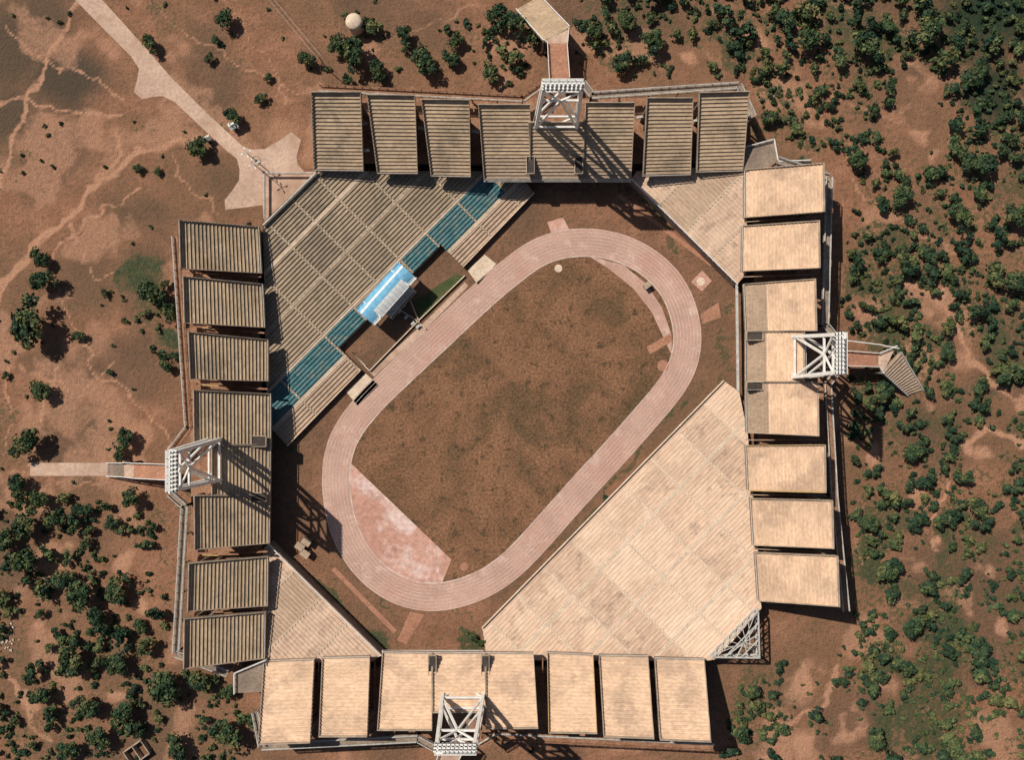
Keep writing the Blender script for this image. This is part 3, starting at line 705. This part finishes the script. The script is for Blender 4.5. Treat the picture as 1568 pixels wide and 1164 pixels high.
# ---------------- trees ----------------
def treegeo(nl,seed,flat=.55,leaf=.13,trunk=True,clumps=14):
    r=np.random.default_rng(seed); cc=[]
    for i in range(clumps):
        a=r.uniform(0,2*math.pi); d=math.sqrt(r.uniform(0,1))*.72*(.75+.4*math.sin(a*2+seed)); cc.append((d*math.cos(a),d*math.sin(a),.55+flat*math.sqrt(max(0,1-d*d))*r.uniform(.45,1.0),r.uniform(.2,.38)))
    cc=np.array(cc); ci=r.integers(0,clumps,nl); c=cc[ci]
    dirv=r.normal(size=(nl,3)); dirv/=np.linalg.norm(dirv,axis=1)[:,None]; dirv[:,2]=np.abs(dirv[:,2])*.9-.15
    pos=c[:,:3]+dirv*(c[:,3:4]*r.uniform(.6,1.12,(nl,1)))
    nrm=dirv+r.normal(scale=.4,size=(nl,3)); nrm/=np.linalg.norm(nrm,axis=1)[:,None]
    t=np.cross(nrm,r.normal(size=(nl,3))); t/=np.linalg.norm(t,axis=1)[:,None]; b=np.cross(nrm,t)
    s=(leaf*r.uniform(.55,1.3,(nl,1)))/2
    V=np.stack([pos-t*s-b*s*.7,pos+t*s*1.1-b*s*.5,pos+t*s*.8+b*s,pos-t*s*.9+b*s*.8],1).reshape(-1,3)
    F=np.arange(nl*4).reshape(-1,4)
    cm=r.choice([0,1,1,2],clumps,p=[.33,.25,.25,.17])[ci]; flip=r.uniform(size=nl)<.15; cm=np.where(flip,r.integers(0,3,nl),cm)
    if trunk:
        tv=[];tf=[]
        def lim(p,q,r0,r1):
            p=np.array(p);q=np.array(q); d=q-p;d=d/np.linalg.norm(d); a=np.cross(d,[.3,.9,.1]);a/=np.linalg.norm(a);bb=np.cross(d,a); k=len(tv)
            for cpt,rr in((p,r0),(q,r1)):
                for i in range(6): th=i*math.pi/3; tv.append(cpt+(a*math.cos(th)+bb*math.sin(th))*rr)
            for i in range(6): j=(i+1)%6; tf.append((k+i,k+j,k+6+j,k+6+i))
        lim((0,0,0),(.03,.02,.5),.075,.05)
        for i in range(5): lim((.03,.02,.42),tuple(cc[i,:3]*[.9,.9,.95]),.045,.015)
        tv=np.array(tv);tf=np.array(tf)+len(V); V=np.vstack([V,tv]);F=np.vstack([F,tf]); cm=np.r_[cm,np.full(len(tf),3)]
    return V,F,cm
LM=['leafA','leafB','leafC','bark']
variants=[npmesh('tree_crown_mesh',*(lambda g:(g[0],g[1],LM,g[2]))(treegeo(1500,s,.5,.125,True,20))) for s in range(7)]
trees=[(45,490,36),(65,430,20),(60,395,15),(235,450,22),(258,478,18),(305,225,20),(62,597,19),(37,680,25),(190,672,17),(183,695,12),(470,90,14),(540,82,24),(515,70,17),(345,28,17),(230,68,14),(355,178,14),(578,108,16),(650,95,24),(690,88,16),(700,60,14),(330,60,8),(400,150,10),(120,515,10),(28,745,18),(168,570,6),(8,575,7),(200,765,18),(60,765,18),(40,800,24),(85,792,18),(125,780,15),(30,860,26),(10,825,20),(172,800,14),(120,912,26),(90,888,20),(180,905,22),(150,950,20),(215,960,12),(110,1010,27),(180,1020,22),(250,1055,32),(300,1040,22),(345,1125,26),(270,1145,20),(130,1082,22),(60,1065,18),(150,1130,20),(190,1092,20),(60,941,9),(785,35,20),(760,20,16),(905,45,18),(955,95,20),(1000,60,22),(960,30,18),(722,975,9),(738,985,7),(928,762,5),(1310,240,20),(1390,400,22),(1450,540,16),(1380,300,20),(1550,430,24),(1470,330,22),(1500,250,24),(1400,690,18),(1350,600,20),(1560,330,22),(1330,800,18),(1500,780,18),(1400,960,20),(1500,1000,22),(1340,1130,18),(1150,1060,14),(210,258,9),(242,262,7),(160,450,7),(255,560,12),(270,545,10),(320,88,9),(410,118,8),(620,50,14),(1240,60,22),(1330,70,26),(1420,40,28),(1500,110,20),(1230,250,12),(1180,180,16),(100,1150,18),(350,1060,14)]
placed=[]
for i,(x,y,r) in enumerate(trees):
    o_=bpy.data.objects.new('acacia_tree' if r>11 else 'shrub',variants[i%7]); scene.collection.objects.link(o_)
    R=r*S*1.15; hz=R*random.uniform(.7,.9); p=W(x,y,hz*.8); o_.location=(p.x,p.y,0); o_.scale=(R,R*random.uniform(.88,1.1),hz); o_.rotation_euler=(0,0,random.uniform(0,6.28)); placed.append((x,y,r))
small=[treegeo(110,100+s,.5,.33,False,7) for s in range(8)]
med=[treegeo(320,200+s,.5,.22,True,10) for s in range(6)]
C=rng.uniform((-110,-95),(1680,1255),(24000,2)); dd=dens(C[:,0],C[:,1])*(.15+1.3*sm(.33,.62,fbm(C[:,0],C[:,1],55,21)))
ok=(rng.uniform(size=len(C))<dd)&~inpoly(C[:,0],C[:,1],stad)
road=[(100,-60),(222,150),(268,160),(360,260),(420,215),(262,110),(170,-20)]
ok&=~inpoly(C[:,0],C[:,1],road)
ok&=segd(C[:,0],C[:,1],[(20,719),(190,719)])>16
pl=np.array([p[:2] for p in placed],float); pr=np.array([p[2] for p in placed],float)
acc=[];grid={}
for (x,y),o1,dn in zip(C,ok,dd):
    if not o1: continue
    r=float(np.clip(rng.lognormal(2.0,.5),3.2,19))
    if dn<.12: r=min(r,4.5)
    if (np.hypot(pl[:,0]-x,pl[:,1]-y)<pr*.8+r*.5).any(): continue
    gxk,gyk=int(x//25),int(y//25); bad=False
    for i in (-1,0,1):
        for j in (-1,0,1):
            for (a1,b1,r1) in grid.get((gxk+i,gyk+j),()):
                if math.hypot(a1-x,b1-y)<(r+r1)*.5: bad=True
    if bad: continue
    grid.setdefault((gxk,gyk),[]).append((x,y,r)); acc.append((x,y,r))
VV=[];FF=[];MM=[];off=0
for (x,y,r) in acc:
    g_=med[rng.integers(6)] if r>9 else small[rng.integers(8)]
    V,F_,cm=g_; R=r*S*1.18; hz=R*rng.uniform(.6,.95) ; a=rng.uniform(0,6.28); ca,sa=math.cos(a),math.sin(a)
    p=W(x,y,hz*.8); zoff=-.5*hz if r<=9 else -.1*hz
    v=np.c_[(V[:,0]*ca-V[:,1]*sa)*R+p.x,(V[:,0]*sa+V[:,1]*ca)*R*rng.uniform(.8,1.1)+p.y,V[:,2]*hz+zoff]
    sh=rng.integers(0,6); cm2=cm.copy()
    if sh<=1: cm2=np.where(cm2<3,np.minimum(cm2+1,2),3)
    if sh>=4: cm2=np.where(cm2<3,np.maximum(cm2-1,0),3)
    VV.append(v);FF.append(F_+off);MM.append(cm2);off+=len(V)
me=npmesh('bush_thicket',np.vstack(VV),np.vstack(FF),LM,np.concatenate(MM))
ob=bpy.data.objects.new('bush_thicket',me); scene.collection.objects.link(ob)
# ---------------- light, sky, camera ----------------
sd=Vector((.766,-.643,-1.0)).normalized()
sun=bpy.data.lights.new('sun','SUN'); sun.energy=5.0; sun.angle=math.radians(.5); sun.color=(1,.935,.83)
so=bpy.data.objects.new('sun',sun); so.rotation_euler=sd.to_track_quat('-Z','Y').to_euler(); scene.collection.objects.link(so)
w=bpy.data.worlds.new('World'); scene.world=w; w.use_nodes=True; nt=w.node_tree
sky=nt.nodes.new('ShaderNodeTexSky'); sky.sky_type='NISHITA'; sky.sun_disc=False; sky.sun_elevation=math.radians(45); sky.sun_rotation=math.radians(-50)
bg=nt.nodes['Background']; bg.inputs['Strength'].default_value=.051; nt.links.new(sky.outputs[0],bg.inputs['Color'])
cam=bpy.data.cameras.new('camera'); cam.lens=24; cam.sensor_width=36; cam.clip_end=9000; cam.clip_start=1
c_=bpy.data.objects.new('camera',cam); c_.location=(0,0,H); scene.collection.objects.link(c_); scene.camera=c_
scene.view_settings.view_transform='Standard'
